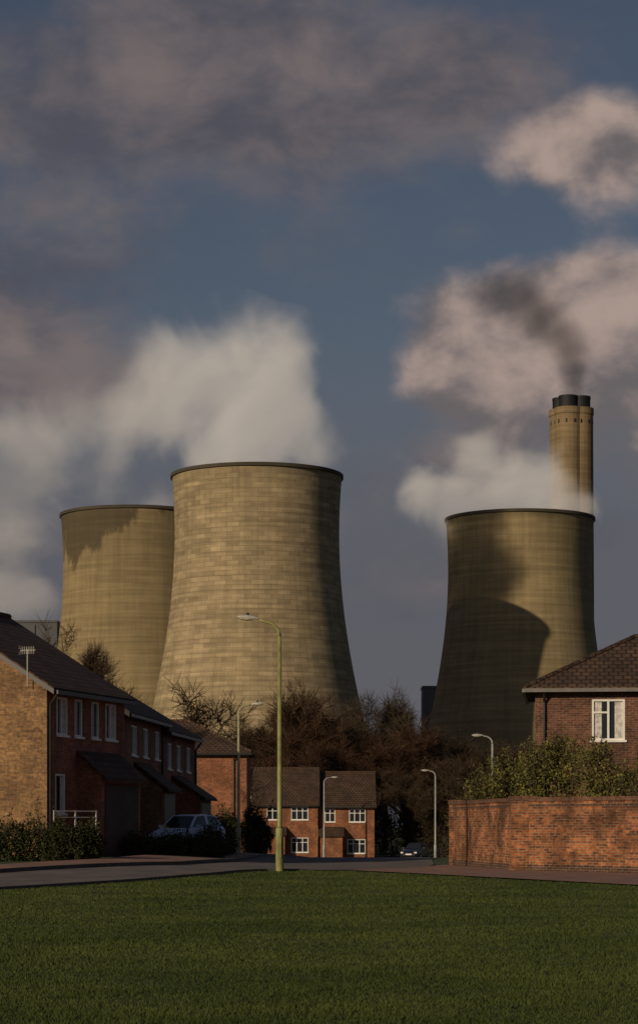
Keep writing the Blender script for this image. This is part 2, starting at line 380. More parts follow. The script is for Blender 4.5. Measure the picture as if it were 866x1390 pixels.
# power station blocks
def block(x0, x1, y0, y1, zt, label):
    root = empty('power_station_building', ((x0+x1)/2, y0, -1.7), 0, label, 'industrial building')
    w = (x1-x0)/2
    g = MB(); g.box(-w, w, 0, y1-y0, 0, zt-.8); g.build('wall', M['steel'], root)
    g = MB(); g.box(-w-.3, w+.3, -.3, y1-y0+.3, zt-.8, zt); g.build('roof', M['steel'], root)
    for i in range(int(w*2/6)): g = MB(); g.box(-w+1+i*6, -w+1.5+i*6, -.4, -.003, 2, zt-1.6); g.build('cladding_rib', M['steel'], root)
a = at(20, 842, 800); b_ = at(78, 842, 800); block(a.x, b_.x, 800, 850, a.z+1.7, 'grey power station block showing above the left roof beside the dark-topped tower')
a = at(574, 931, 800); b_ = at(592, 931, 800); block(a.x, b_.x, 800, 815, a.z+1.7, 'small grey power station block peeping out left of the rightmost tower')

# ------------------------------------------------------------------ houses
def facade(g, P, W, z0, H, holes, mi=0, depth=.1):
    us = sorted({0., W, *[h[0] for h in holes], *[h[1] for h in holes]}); vs = sorted({z0, H, *[h[2] for h in holes], *[h[3] for h in holes]})
    for i in range(len(us)-1):
        for j in range(len(vs)-1):
            u, v = (us[i]+us[i+1])/2, (vs[j]+vs[j+1])/2
            if any(h[0] < u < h[1] and h[2] < v < h[3] for h in holes): continue
            g.poly([P(us[i], vs[j], 0), P(us[i+1], vs[j], 0), P(us[i+1], vs[j+1], 0), P(us[i], vs[j+1], 0)], mi)
    for (a, b, c, d, *_r) in holes:
        for (p, q) in (((a, c), (b, c)), ((b, c), (b, d)), ((b, d), (a, d)), ((a, d), (a, c))):
            g.poly([P(p[0], p[1], 0), P(p[0], p[1], depth), P(q[0], q[1], depth), P(q[0], q[1], 0)], mi)
def add_window(root, x0, x1, z0, z1, bars=1, curtain=False, trans=False):
    g = MB(); f = .07; ya, yb = .012, .095
    g.box(x0, x1, ya, yb, z0, z0+f); g.box(x0, x1, ya, yb, z1-f, z1); g.box(x0, x0+f, ya, yb, z0+f, z1-f); g.box(x1-f, x1, ya, yb, z0+f, z1-f)
    for i in range(bars):
        x = x0+(x1-x0)*(i+1)/(bars+1); g.box(x-.035, x+.035, ya+.004, yb, z0+f, z1-f)
    if trans:
        z = z0+(z1-z0)*.68; xa, xb = x0+f, (x0+(x1-x0)*.5-.035 if bars else x1-f); g.box(xa, xb, ya+.008, yb, z-.03, z+.03)
        if bars and trans == 2: g.box(x0+(x1-x0)*.5+.035, x1-f, ya+.008, yb, z-.03, z+.03)
    w = g.build('window', M['white'], root, uv=False)
    g = MB(); g.poly([(x0+f*.8, .08, z0+f*.8), (x1-f*.8, .08, z0+f*.8), (x1-f*.8, .08, z1-f*.8), (x0+f*.8, .08, z1-f*.8)]); g.build('pane', M['glass'], w, uv=False)
    g = MB(); g.box(x0-.06, x1+.06, -.06, .011, z0-.055, z0+.012); g.build('sill', M['white'], w, uv=False)
    if curtain:
        for (a, b) in ((x0+f, x0+f+(x1-x0)*.24), (x1-f-(x1-x0)*.24, x1-f)):
            g = MB(); n = 8
            vv = [(a+(b-a)*i/n, .074-.006*(i % 2), z) for z in (z0+f, z1-f) for i in range(n+1)]
            g.mesh(vv, [(i, i+1, n+2+i, n+1+i) for i in range(n)])
            g.build('curtain', M['curtain'], w, uv=False)
def add_door(root, x0, x1, z0, z1):
    g = MB(); g.box(x0, x1, .05, .095, z0, z1)
    for (a, b) in ((.12, .45), (.52, .9)): g.box(x0+.12, x1-.12, .03, .0495, z0+(z1-z0)*a, z0+(z1-z0)*b)
    d = g.build('door', M['door'], root, uv=False)
    g = MB(); g.box(x1-.14, x1-.09, .01, .049, z0+.95, z0+1.1); g.build('handle', M['rim'], d, uv=False)
def house(label, loc, rz, W, D, E, Rg, wins, front, side, tile, roof='gable', doors=(), group=None, chimney=None, gutter='gutter', verge=.18, pipe=None):
    root = empty('brick_house', loc, rz, label, 'house', group)
    holes = [w[:4] for w in wins]+[d for d in doors]
    g = MB(); z0 = -1.6
    facade(g, lambda u, v, d: (u, d, v), W, z0, E, holes, 0)
    g.poly([(W, D, z0), (0, D, z0), (0, D, E), (W, D, E)], 1)
    if roof == 'gable':
        g.poly([(0, D, z0), (0, 0, z0), (0, 0, E), (0, D/2, Rg), (0, D, E)], 1); g.poly([(W, 0, z0), (W, D, z0), (W, D, E), (W, D/2, Rg), (W, 0, E)], 1)
    else:
        g.poly([(0, D, z0), (0, 0, z0), (0, 0, E), (0, D, E)], 1); g.poly([(W, 0, z0), (W, D, z0), (W, D, E), (W, 0, E)], 1)
    g.build('wall', [front, side], root)
    o = .32; p = (Rg-E)/(D/2); g = MB(); th = .14; up = .03
    if roof == 'gable':
        for sgn in (0, 1):
            def q(y, z): return (y if sgn == 0 else D-y, z)
            a = q(-o, E-o*p+up); b = q(D/2, Rg+up); b2 = q(D/2, Rg+up+th); a2 = q(-o, E-o*p+up+th)
            x0, x1 = -verge, W+verge
            vv = [(x, *k) for x in (x0, x1) for k in (a, b, b2, a2)]
            ff = [(0, 1, 5, 4), (1, 2, 6, 5), (2, 3, 7, 6), (3, 0, 4, 7), (3, 2, 1, 0), (4, 5, 6, 7)]
            if sgn: ff = [tuple(reversed(f)) for f in ff]
            g.mesh(vv, ff)
        g.tube([(-verge, D/2, Rg+up+th), (W/2, D/2, Rg+up+th), (W+verge, D/2, Rg+up+th)], .11, 8)
    else:
        h = D/2+o; ze = E+up; A = [(-o, -o), (W+o, -o), (W+o, D+o), (-o, D+o)]; r0, r1 = (-o+h, D/2, Rg), (W+o-h, D/2, Rg)
        vv = [(x, y, ze) for x, y in A]+[(x, y, ze+.09) for x, y in A]+[r0, r1]
        g.mesh(vv, [(3, 2, 1, 0), (0, 1, 5, 4), (1, 2, 6, 5), (2, 3, 7, 6), (3, 0, 4, 7), (4, 5, 9, 8), (6, 7, 8, 9), (5, 6, 9), (7, 4, 8)])
        for (c_, r_) in ((4, 8), (7, 8), (5, 9), (6, 9)):
            g.tube([vv[c_], vv[r_]], .09, 6)
        g.tube([r0, r1], .10, 6)
    rf = g.build('roof', tile, root)
    ge = E-o*p if roof == 'gable' else E-.02
    g = MB(); g.box(-.1 if roof == 'gable' else -o, W+.1 if roof == 'gable' else W+o, -o-.10, -o-.004, ge-.03, ge+.09); g.build('gutter', M[gutter], root, uv=False)
    if roof == 'hip':
        g = MB(); g.box(-o-.10, -o-.004, -o, D+o, ge-.03, ge+.09); g.build('gutter', M[gutter], root, uv=False)
    if pipe is not None:
        g = MB(); g.tube([(pipe, -o, ge), (pipe, -.06, ge-.35), (pipe, -.06, -.8)], .045, 8); g.build('downpipe', M['gutter'], root, uv=False)
    if roof == 'gable':
        for x in (-verge-.03, W+verge+.005):
            g = MB()
            for sgn in (0, 1):
                y0, y1 = (-o, D/2) if sgn == 0 else (D+o, D/2)
                v = [(xx, y, z) for xx in (x, x+.025) for (y, z) in ((y0, E-o*p-.04), (y1, Rg-.04), (y1, Rg+.12), (y0, E-o*p+.12))]
                g.mesh(v, [(0, 1, 2, 3), (7, 6, 5, 4), (0, 4, 5, 1), (1, 5, 6, 2), (2, 6, 7, 3), (3, 7, 4, 0)])
            g.build('bargeboard', M['gutter'], root, uv=False)
    for w in wins: add_window(root, *w)
    for d in doors: add_door(root, *d)
    if chimney is not None:
        g = MB(); x = chimney; g.box(x-.3, x+.3, D/2-.3, D/2+.3, Rg-.6, Rg+1.0); g.box(x-.36, x+.36, D/2-.36, D/2+.36, Rg+1.002, Rg+1.12); g.build('chimney', side, rf)
    return root
def lean_to(root, x0, x1, proj, zt, zb, wallm, tile, name='porch', doorm=None):
    g = MB(); pr = proj
    g.poly([(x0, -.004, -1.2), (x0, -pr, -1.2), (x0, -pr, zb), (x0, -.004, zt)][::-1]); g.poly([(x1, -.004, -1.2), (x1, -pr, -1.2), (x1, -pr, zb), (x1, -.004, zt)])
    g.poly([(x0, -pr, -1.2), (x1, -pr, -1.2), (x1, -pr, zb), (x0, -pr, zb)])
    pch = g.build(name, wallm, root)
    s = (zt-zb)/pr; o = .25; g = MB()
    v = [(x, y, z) for x in (x0-.15, x1+.15) for (y, z) in ((-pr-o, zb-o*s+.02), (-.006, zt+.02), (-.006, zt+.13), (-pr-o, zb-o*s+.13))]
    g.mesh(v, [(3, 2, 1, 0), (4, 5, 6, 7), (0, 1, 5, 4), (1, 2, 6, 5), (2, 3, 7, 6), (3, 0, 4, 7)]); g.build('porch_roof', tile, pch)
    if doorm:
        n = max(1, int((x1-x0)/3.2)); w = (x1-x0)/n
        for i in range(n): g = MB(); g.box(x0+i*w+.25, x0+(i+1)*w-.25, -pr-.03, -pr-.004, -.6, zb-.25); g.build('garage_door', doorm, pch, uv=False)
    return pch
# house 1
rz1 = math.atan2(.959, .283); z1 = .75
h1 = house('buff gabled brick house at the left edge with red front and TV aerial', (-8.36, 68, z1), rz1, 6.5, 8.6, 5.6-z1, 8.3-z1,
    [(.75, 1.65, 3.4, 4.6, 1, True), (2.2, 2.85, 3.4, 4.6, 0), (3.6, 4.25, 3.4, 4.6, 0), (4.8, 5.75, 3.4, 4.6, 1, True), (.65, 1.45, .95, 2.2, 0, True)],
    M['red'], M['buff'], M['tile'], pipe=.12)
lean_to(h1, 2.5, 5.9, .8, 2.85, 2.15, M['red'], M['tile'], doorm=M['black'])
g = MB(); k = .6
def ap(y, z): return (-.22, .55+(y-.9)*k, 6.72-z1+(z)*k)
g.tube([(-.22, .55, 5.6-z1), ap(.9, .05)], .018, 6)
g.tube([ap(1.3, 0), ap(.45, 0)], .012, 6)
for i in range(8): g.tube([ap(1.25-i*.1, -.19), ap(1.25-i*.1, .19)], .009, 5)
for dz in (-.2, -.1, .1, .2): y_, z_ = ap(1.3, dz)[1:]; g.tube([(-.30, y_, z_), (-.14, y_, z_)], .010, 5)
g.build('tv_aerial', M['lantern'], h1, uv=False)
# house 2a / 2b
dv = Vector((.094, .9956)); rz2 = math.atan2(dv.y, dv.x)
pa = Vector((-7.3, 82)); za = .71
h2 = house('red brick house with buff porch, attached behind the buff gabled house', (pa.x, pa.y, za), rz2, 9.0, 8.6, 5.6-za, 8.3-za,
    [(2.0, 3.2, 3.3, 4.45, 1, True), (4.6, 5.7, 3.3, 4.45, 1, True), (7.3, 8.4, 3.3, 4.45, 1, True), (6.9, 8.3, .75, 1.95, 1, True)], M['red'], M['buff'], M['tile'], group='red brick houses along the left side', pipe=8.9)
lean_to(h2, 2.6, 5.6, 1.1, 2.95, 2.1, M['buff'], M['tile'], doorm=M['door'])
pb = pa+dv*9.03; zb_ = .60
h2b = house('red brick house at the far end of the left row, before the orange brick house', (pb.x, pb.y, zb_), rz2, 9.0, 8.6, 5.3-zb_, 7.9-zb_,
    [(1.5, 2.5, 3.1, 4.2, 1, True), (3.9, 4.9, 3.1, 4.2, 1, True), (6.6, 7.6, 3.1, 4.2, 1, True), (6.4, 7.8, .75, 1.95, 1, True)], M['red'], M['buff'], M['tile'], group='red brick houses along the left side', pipe=8.9)
lean_to(h2b, 2.6, 5.8, 1.2, 2.75, 1.95, M['red'], M['tile'], doorm=M['door'])
# house 3
z3 = .2
h3 = house('orange brick house with hipped brown roof beyond the left row', (-13.3, 130, z3), 0, 9.05, 7.4, 5.55-z3, 7.7-z3, [(2.0, 3.1, 3.1, 4.3, 1)], M['orange'], M['orange'], M['tile2'], roof='hip', pipe=8.3)
# far semi pair
zf = -1.6
hf = house('left house of the far pair, orange brick with white windows', (-5.87, 200, zf), 0, 5.75, 7.6, 5.0, 8.1,
    [(1.15, 2.2, 3.5, 4.7, 1, False, 2), (3.35, 4.9, 3.5, 4.7, 2, False, 2), (3.35, 4.9, .55, 1.9, 2, False, 2)], M['orange'], M['orange'], M['tile2'], group='pair of far houses', doors=[(1.3, 2.2, 0, 2.05)])
lean_to(hf, .6, 2.8, 1.2, 2.75, 2.2, M['orange'], M['tile2'])
hg = house('right house of the far pair, orange brick with white windows', (-.08, 200.6, zf), 0, 5.1, 7.6, 4.85, 7.75,
    [(.6, 1.55, 3.3, 4.5, 1, False, 2), (2.8, 4.3, 3.3, 4.5, 2, False, 2), (2.65, 4.3, .45, 1.75, 2, False, 2)], M['orange'], M['orange'], M['tile2'], group='pair of far houses', doors=[(.7, 1.55, 0, 2.05)])
lean_to(hg, .2, 2.2, 1.3, 2.75, 2.1, M['orange'], M['tile2'])
# right house
hr = house('dark red brick house with hipped roof behind the garden wall at right', (7.05, 72.2, 0), R_(-6.5), 10.5, 6.6, 5.72, 7.75,
    [(1.83, 2.9, 4.1, 5.45, 1, True, True), (5.6, 6.7, 4.1, 5.45, 1, True, True), (1.83, 3.2, 1.0, 2.2, 2, True)], M['dkred'], M['dkred'], M['tile2'], roof='hip', gutter='eaves', pipe=.3)

# ------------------------------------------------------------------ garden wall
root = empty('garden_wall', (0, 0, 0), 0, 'red brick garden wall with brick coping turning the corner at right', 'wall')
pts = [(4.5, 73.6), (5.85, 64.1), (8.75, 60.6), (14, 54.2), (18, 49.3)]; H_ = 2.14
g = MB(); ribbon(g, pts, .22, lambda x, y: -.4, lambda x, y: H_-.12); g.build('wall', M['wallbrick'], root)
g = MB(); ribbon(g, pts, .28, lambda x, y: H_-.117, lambda x, y: H_); g.build('coping', M['soldier'], root)
g = MB(); ribbon(g, pts, .28, lambda x, y: -.4, lambda x, y: .2); g.build('plinth', M['plinth'], root)
g = MB(); ribbon(g, pts, .25, lambda x, y: H_-.27, lambda x, y: H_-.2); g.build('string_course', M['plinth'], root)
for (x, y, w_) in ((4.52, 73.4, .2), (5.87, 64.05, .34)):
    g = MB(); g.box(x-w_, x+w_, y-w_, y+w_, -.4, H_-.1); g.build('pier', M['wallbrick'], root)
    g = MB(); g.box(x-w_-.03, x+w_+.03, y-w_-.03, y+w_+.03, H_-.097, H_+.04); g.build('pier_cap', M['soldier'], root)

# ------------------------------------------------------------------ street lamps
def make_lamp(label, loc, sgn, mat, H=7.25, arm=.75, rise=.12, rz=0.):
    root = empty('street_lamp', loc, rz, label, 'street lamp', 'street lamps along the road')
    g = MB(); g.tube([(0, 0, 1.25), (0, 0, 1.32), (0, 0, H-.5)], [.10, .072, .055], 14); g.build('column', mat, root, smooth=True, uv=False)
    g = MB(); g.tube([(0, 0, -.4), (0, 0, 1.2), (0, 0, 1.25)], [.115, .115, .10], 14); g.box(-.05, .05, -.125, -.10, .4, 1.0); g.build('base', mat, root, uv=False)
    P = []
    for i in range(9):
        t = math.pi/2*i/8; P.append((sgn*.42*(1-math.cos(t)), 0, H-.5+.42*math.sin(t)))
    P.append((sgn*arm, 0, H-.08+rise*.5))
    g = MB(); g.tube(P, [.052-.002*i for i in range(10)], 10); g.build('arm', mat, root, smooth=True, uv=False)
    ax = sgn*arm; z = H-.08+rise*.5; L_ = .62; prof = [(0, .06, .05), (.08, .085, .075), (.3, .115, .1), (.5, .105, .085), (L_, .05, .03)]
    g = MB(); vv = []; ff = []; n = 10
    for (d, w, h) in prof:
        for k in range(n):
            t = math.pi*k/(n-1); vv.append((ax+sgn*d, math.cos(t)*w, z+d*rise*.6+math.sin(t)*h))
    for i in range(len(prof)-1):
        for k in range(n-1): ff.append((i*n+k, i*n+k+1, (i+1)*n+k+1, (i+1)*n+k))
        ff.append((i*n+n-1, i*n, (i+1)*n, (i+1)*n+n-1))
    ff.append(tuple(range(n))); ff.append(tuple((len(prof)-1)*n+k for k in range(n)))
    g.mesh(vv, ff); hd = g.build('lantern', M['lantern'], root, uv=False, fix=True)
    g = MB(); vv = []; ff = []
    prof = [(.14, .075, .04), (.3, .1, .075), (.48, .09, .065), (.58, .05, .02)]
    for (d, w, h) in prof:
        for k in range(n):
            t = math.pi*k/(n-1); vv.append((ax+sgn*d, math.cos(t)*w, z+d*rise*.6-.003-math.sin(t)*h))
    for i in range(len(prof)-1):
        for k in range(n-1): ff.append((i*n+k, i*n+k+1, (i+1)*n+k+1, (i+1)*n+k))
    ff.append(tuple(range(n))); ff.append(tuple((len(prof)-1)*n+k for k in range(n)))
    g.mesh(vv, ff); g.build('bowl', M['bowl'], hd, uv=False, fix=True)
    g = MB(); g.tube([(ax+sgn*.3, 0, z+.1), (ax+sgn*.3, 0, z+.19)], [.045, .04], 10); g.build('photocell', M['gutter'], hd, uv=False)
    return root
make_lamp('tall olive green street lamp at the tip of the grass, nearest of all', (-1.14, 64, gzf(-1.14, 64)), -1, M['lampgreen'], 7.3, .62, .16)
make_lamp('pale yellowish street lamp by the left row with its lantern turned right', (-3.85, 106, gzf(-3.85, 106)), 1, M['lampyellow'], 7.2, .6, .1)
make_lamp('slim street lamp in front of the far pair of houses', (.45, 196, gzf(.45, 196)), 1, M['lampgrey'], 7.3, .6, .05)
make_lamp('slim street lamp just left of the garden wall end, before the trees', (9.2, 175, gzf(9.2, 175)), -1, M['lampgrey'], 7.2, .5, .05)
make_lamp('street lamp whose lantern shows above the shrubs left of the hipped house', (9.4, 120, gzf(9.4, 120)), -1, M['lampgrey'], 6.7, .5, .05)

# ------------------------------------------------------------------ cars
def make_car(label, loc, rz, paint):
    root = empty('parked_car', loc, rz, label, 'car')
    st = [(0, .38, .56, .58), (.06, .3, .64, .70), (.35, .22, .76, .80), (.95, .2, .90, .84), (1.3, .2, .95, .845), (2.4, .2, .98, .85), (3.4, .2, 1.0, .84), (3.75, .25, .98, .79), (3.88, .33, .9, .70), (3.92, .4, .75, .64)]
    g = MB(); n = 10; vv = []; ff = []
    for (x, zl, zb, hw) in st:
        zm = (zl+zb)/2
        ring = [(-hw*.9, zl), (-hw, zl+.12), (-hw*1.0, zm), (-hw*.975, zb-.06), (-hw*.88, zb), (hw*.88, zb), (hw*.975, zb-.06), (hw, zm), (hw, zl+.12), (hw*.9, zl)]
        vv += [(x, y, z) for y, z in ring]
    for i in range(len(st)-1):
        for k in range(n): ff.append((i*n+k, i*n+(k+1) % n, (i+1)*n+(k+1) % n, (i+1)*n+k))
    ff.append(tuple(range(n))); ff.append(tuple((len(st)-1)*n+k for k in range(n)))
    g.mesh(vv, ff)
    gv = [(1.12, -.74, .92), (1.12, .74, .92), (2.5, -.76, .97), (2.5, .76, .97), (3.8, -.68, .96), (3.8, .68, .96),
          (1.85, -.56, 1.41), (1.85, .56, 1.41), (2.5, -.585, 1.455), (2.5, .585, 1.455), (3.42, -.53, 1.40), (3.42, .53, 1.40)]
    g.mesh(gv, [(0, 1, 7, 6), (0, 6, 8, 2), (2, 8, 10, 4), (1, 3, 9, 7), (3, 5, 11, 9), (4, 10, 11, 5), (6, 7, 9, 8), (8, 9, 11, 10)])
    g.build('body', paint, root, uv=False, fix=True)
    gv = [Vector(v) for v in gv]
    def panel(idx, name, inset=.1):
        q = [gv[i] for i in idx]; c = sum(q, Vector())/4; nrm = (q[1]-q[0]).cross(q[3]-q[0]).normalized()
        if nrm.dot(c-Vector((2.5, 0, 1))) < 0: nrm = -nrm
        g = MB(); g.poly([c+(p-c)*(1-inset)+nrm*.008 for p in q]); g.build(name, M['glass'], root, uv=False)
    panel((0, 1, 7, 6), 'windscreen', .1); panel((4, 10, 11, 5), 'rear_window', .16)
    for idx in ((0, 6, 8, 2), (2, 8, 10, 4), (1, 3, 9, 7), (3, 5, 11, 9)): panel(idx, 'side_window', .18)
    for x in (.75, 3.15):
        for s in (-1, 1):
            g = MB(); g.tube([(x, s*.66, .3), (x, s*.70, .3), (x, s*.84, .3), (x, s*.865, .3)], [.27, .3, .3, .27], 20); w = g.build('wheel', M['tyre'], root, uv=False)
            g = MB(); g.tube([(x, s*.86, .3), (x, s*.875, .3)], [.19, .17], 16); g.build('rim', M['rim'], w, uv=False)
    for s in (-1, 1):
        g = MB(); g.box(.02, .16, s*.6-.12, s*.6+.12, .55, .68); g.build('headlight', M['headlight'], root, uv=False)
        g = MB(); g.box(3.80, 3.93, s*.6-.1, s*.6+.1, .72, .93); g.build('taillight', M['taillight'], root, uv=False)
        g = MB(); g.box(1.42, 1.55, s*.93-.07, s*.93+.07, .95, 1.07); g.build('mirror', paint, root, uv=False)
    for x in (-.004, 3.915):
        g = MB(); g.box(x, x+.02, -.26, .26, .42, .53); g.build('number_plate', M['white'], root, uv=False)
    return root
cr_ = make_car('silver blue hatchback parked behind the dark hedge by the left houses', (-5.65, 78.6, gzf(-5.2, 79)+.03), R_(60), M['silver']); cr_.scale = (.86, .88, .98)
make_car('dark car parked before the bare trees, right of the far pair', (7.6, 188, gzf(7.6, 188)+.02), R_(70), M['darkcar'])

# ------------------------------------------------------------------ plants
def bush(name, label, cat, loc, blobs, n, size, mat, seed, group=None, rz=0., shoots=0, asp=.45):
    r = np.random.default_rng(seed); root = empty(name, loc, rz, label, cat, group)
    vol = np.array([b[3]*b[4]*b[5] for b in blobs]); vol = vol**.67; vol /= vol.sum()
    pk = r.choice(len(blobs), n, p=vol); B = np.array(blobs)[pk]
    d = r.normal(size=(n, 3)); d /= np.linalg.norm(d, axis=1)[:, None]
    q = (.5+.5*r.random(n)**.6)+r.normal(0, .10, n)
    lump = 1+.2*np.sin(d[:, 0]*5+pk)*np.sin(d[:, 1]*4+pk*2)*1.2+.14*np.sin(d[:, 2]*9+d[:, 0]*7)
    P = B[:, :3]+d*B[:, 3:]*(q*lump)[:, None]
    g = MB()
    for i in range(14):
        k = blobs[i % len(blobs)]; e = r.normal(size=3)*.6
        g.tube([(k[0]*.7, k[1]*.7, -.3), (k[0]*.9+e[0]*.3*k[3], k[1]*.9, k[2]*.7), (k[0]+e[0]*k[3], k[1]+e[1]*k[4], k[2]+abs(e[2])*k[5]*.9)], [.04, .025, .01], 5)
    ex = []
    for i in range(shoots):
        k = blobs[i % len(blobs)]; a_ = np.array(k[:3])+r.normal(size=3)*np.array(k[3:])*[.55, .5, .2]; a_[2] = k[2]+k[5]*.35
        t_ = a_+np.array([r.normal(0, .22), r.normal(0, .15), k[5]*r.uniform(.5, 1.4)]); g.tube([tuple(a_), tuple((a_+t_)/2+r.normal(0, .04, 3)), tuple(t_)], [.012, .008, .004], 4, False)
        u = r.random(22)[:, None]**.7; ex.append(a_+(t_-a_)*u+r.normal(0, .055, (22, 3)))
    if ex: P = np.concatenate([P]+ex)
    P = P[P[:, 2] > -.1]; n = len(P)
    a = r.normal(size=(n, 3)); a /= np.linalg.norm(a, axis=1)[:, None]; b = np.cross(a, r.normal(size=(n, 3))); b /= np.linalg.norm(b, axis=1)[:, None]
    s = size*(.5+.9*r.random(n))[:, None]
    VV = np.stack([P-a*s, P+b*s*asp, P+a*s, P-b*s*asp], 1)
    npmesh('foliage', VV, mat, root)
    g.build('stem', M['bark'], root, uv=False)
    return root
def hedge(label, x0, y0, x1, y1, h, w, seed, mat='hedge', n=9000, size=.045):
    L_ = math.hypot(x1-x0, y1-y0); k = max(3, int(L_/.6)); r = random.Random(seed); bl = []
    for i in range(k):
        t = (i+.5)/k; bl.append((-L_/2+t*L_, r.uniform(-.1, .1), h*.42, L_/k*.9, w/2, h*.56*r.uniform(.82, 1.14)))
    bush('hedge', label, 'hedge', ((x0+x1)/2, (y0+y1)/2, min(gzf(x0, y0), gzf(x1, y1))-.05), bl, n, size, M[mat], seed, 'garden hedges on the left', math.atan2(y1-y0, x1-x0), shoots=k*2)
hedge('low dark hedge at the left edge before the buff house', -10.6, 65.2, -8.2, 65.8, 1.3, .9, 1, n=12000)
hedge('dark clipped hedge below the red house front', -7.85, 65.2, -6.6, 66.3, 1.2, .9, 2, n=11000)
hedge('long dark hedge in front of the silver blue car', -6.2, 71.8, -3.45, 76.2, 1.0, 1.1, 3, n=18000)
hedge('dark hedge running on from the car hedge towards the yellowish lamp', -3.95, 79, -3.7, 87, 1.3, 1.0, 4, n=14000, size=.06)
bush('conifer_bush', 'dark rounded conifer bush beside the yellowish lamp', 'bush', (-3.25, 109, gzf(-3.25, 109)), [(0, 0, 1.0, .6, .6, 1.4), (.45, .1, .8, .5, .5, 1.0)], 7000, .07, M['hedge'], 5, shoots=8)
bush('conifer_bush', 'dark bush against the orange hipped house', 'bush', (-4.9, 120, gzf(-4.9, 120)), [(0, 0, 1.0, .8, .7, 1.15)], 5000, .08, M['hedge'], 6, shoots=5)
sh = 'shrubs above the garden wall'
bush('shrub', 'leafy green shrub at the left end above the garden wall', 'shrub', (5.7, 71.5, 0), [(0, 0, 1.7, .7, .7, 1.15), (.5, .2, 2.5, .55, .5, .8), (-.3, .2, 1.8, .5, .5, .8)], 5000, .05, M['shrub'], 11, sh, shoots=110)
bush('shrub', 'tall green shrub over the wall below the hipped house corner', 'shrub', (7.2, 68.5, 0), [(0, 0, 2.1, .8, .8, 1.3), (-.6, .1, 2.6, .5, .5, .75), (.45, .1, 3.0, .55, .5, .7), (0, .1, 3.2, .4, .4, .5)], 6800, .05, M['shrub'], 12, sh, shoots=130)
bush('shrub', 'broad green shrub over the wall below the upstairs window', 'shrub', (8.8, 66.8, 0), [(0, 0, 1.9, .85, .8, 1.2), (.55, .2, 2.2, .55, .5, .7), (-.5, .1, 2.8, .5, .5, .75)], 5800, .05, M['shrub'], 13, sh, shoots=110)
bush('shrub', 'sparse low shrub over the wall close to the right edge', 'shrub', (9.9, 65, 0), [(0, 0, 1.2, .5, .5, .8), (-.6, .1, 1.5, .5, .5, .75)], 2000, .05, M['olive'], 14, sh, shoots=40)
ug = 'undergrowth below the bare trees'
bush('thicket', 'dark thicket below the trees right of the far pair', 'bush', (7.0, 209, -1.6), [(0, 0, 2., 2.4, 2, 2.6), (2.5, 1, 2.3, 2, 2, 2.9), (-1.2, 1, 2.5, 1.6, 1.5, 2.8)], 12000, .13, M['dkshrub'], 21, ug, shoots=40, asp=.25)
bush('thicket', 'brown thicket behind the lamp at the wall end', 'bush', (11.4, 206, -1.6), [(0, 0, 2.8, 2.2, 2, 3.4), (2.2, 1, 3.0, 2, 2, 3.6), (-1.8, 1, 2.4, 1.8, 2, 3.0)], 14000, .13, M['dkshrub'], 22, ug, shoots=50, asp=.25)
bush('thicket', 'dark thicket left of the garden wall shrubs', 'bush', (15.6, 200, -1.4), [(0, 0, 3., 2.6, 2, 3.6), (2.6, 1, 3.2, 2.2, 2, 3.8), (-2.2, 0, 2.6, 1.8, 2, 3.2)], 13000, .13, M['olive'], 23, ug, shoots=50, asp=.25)

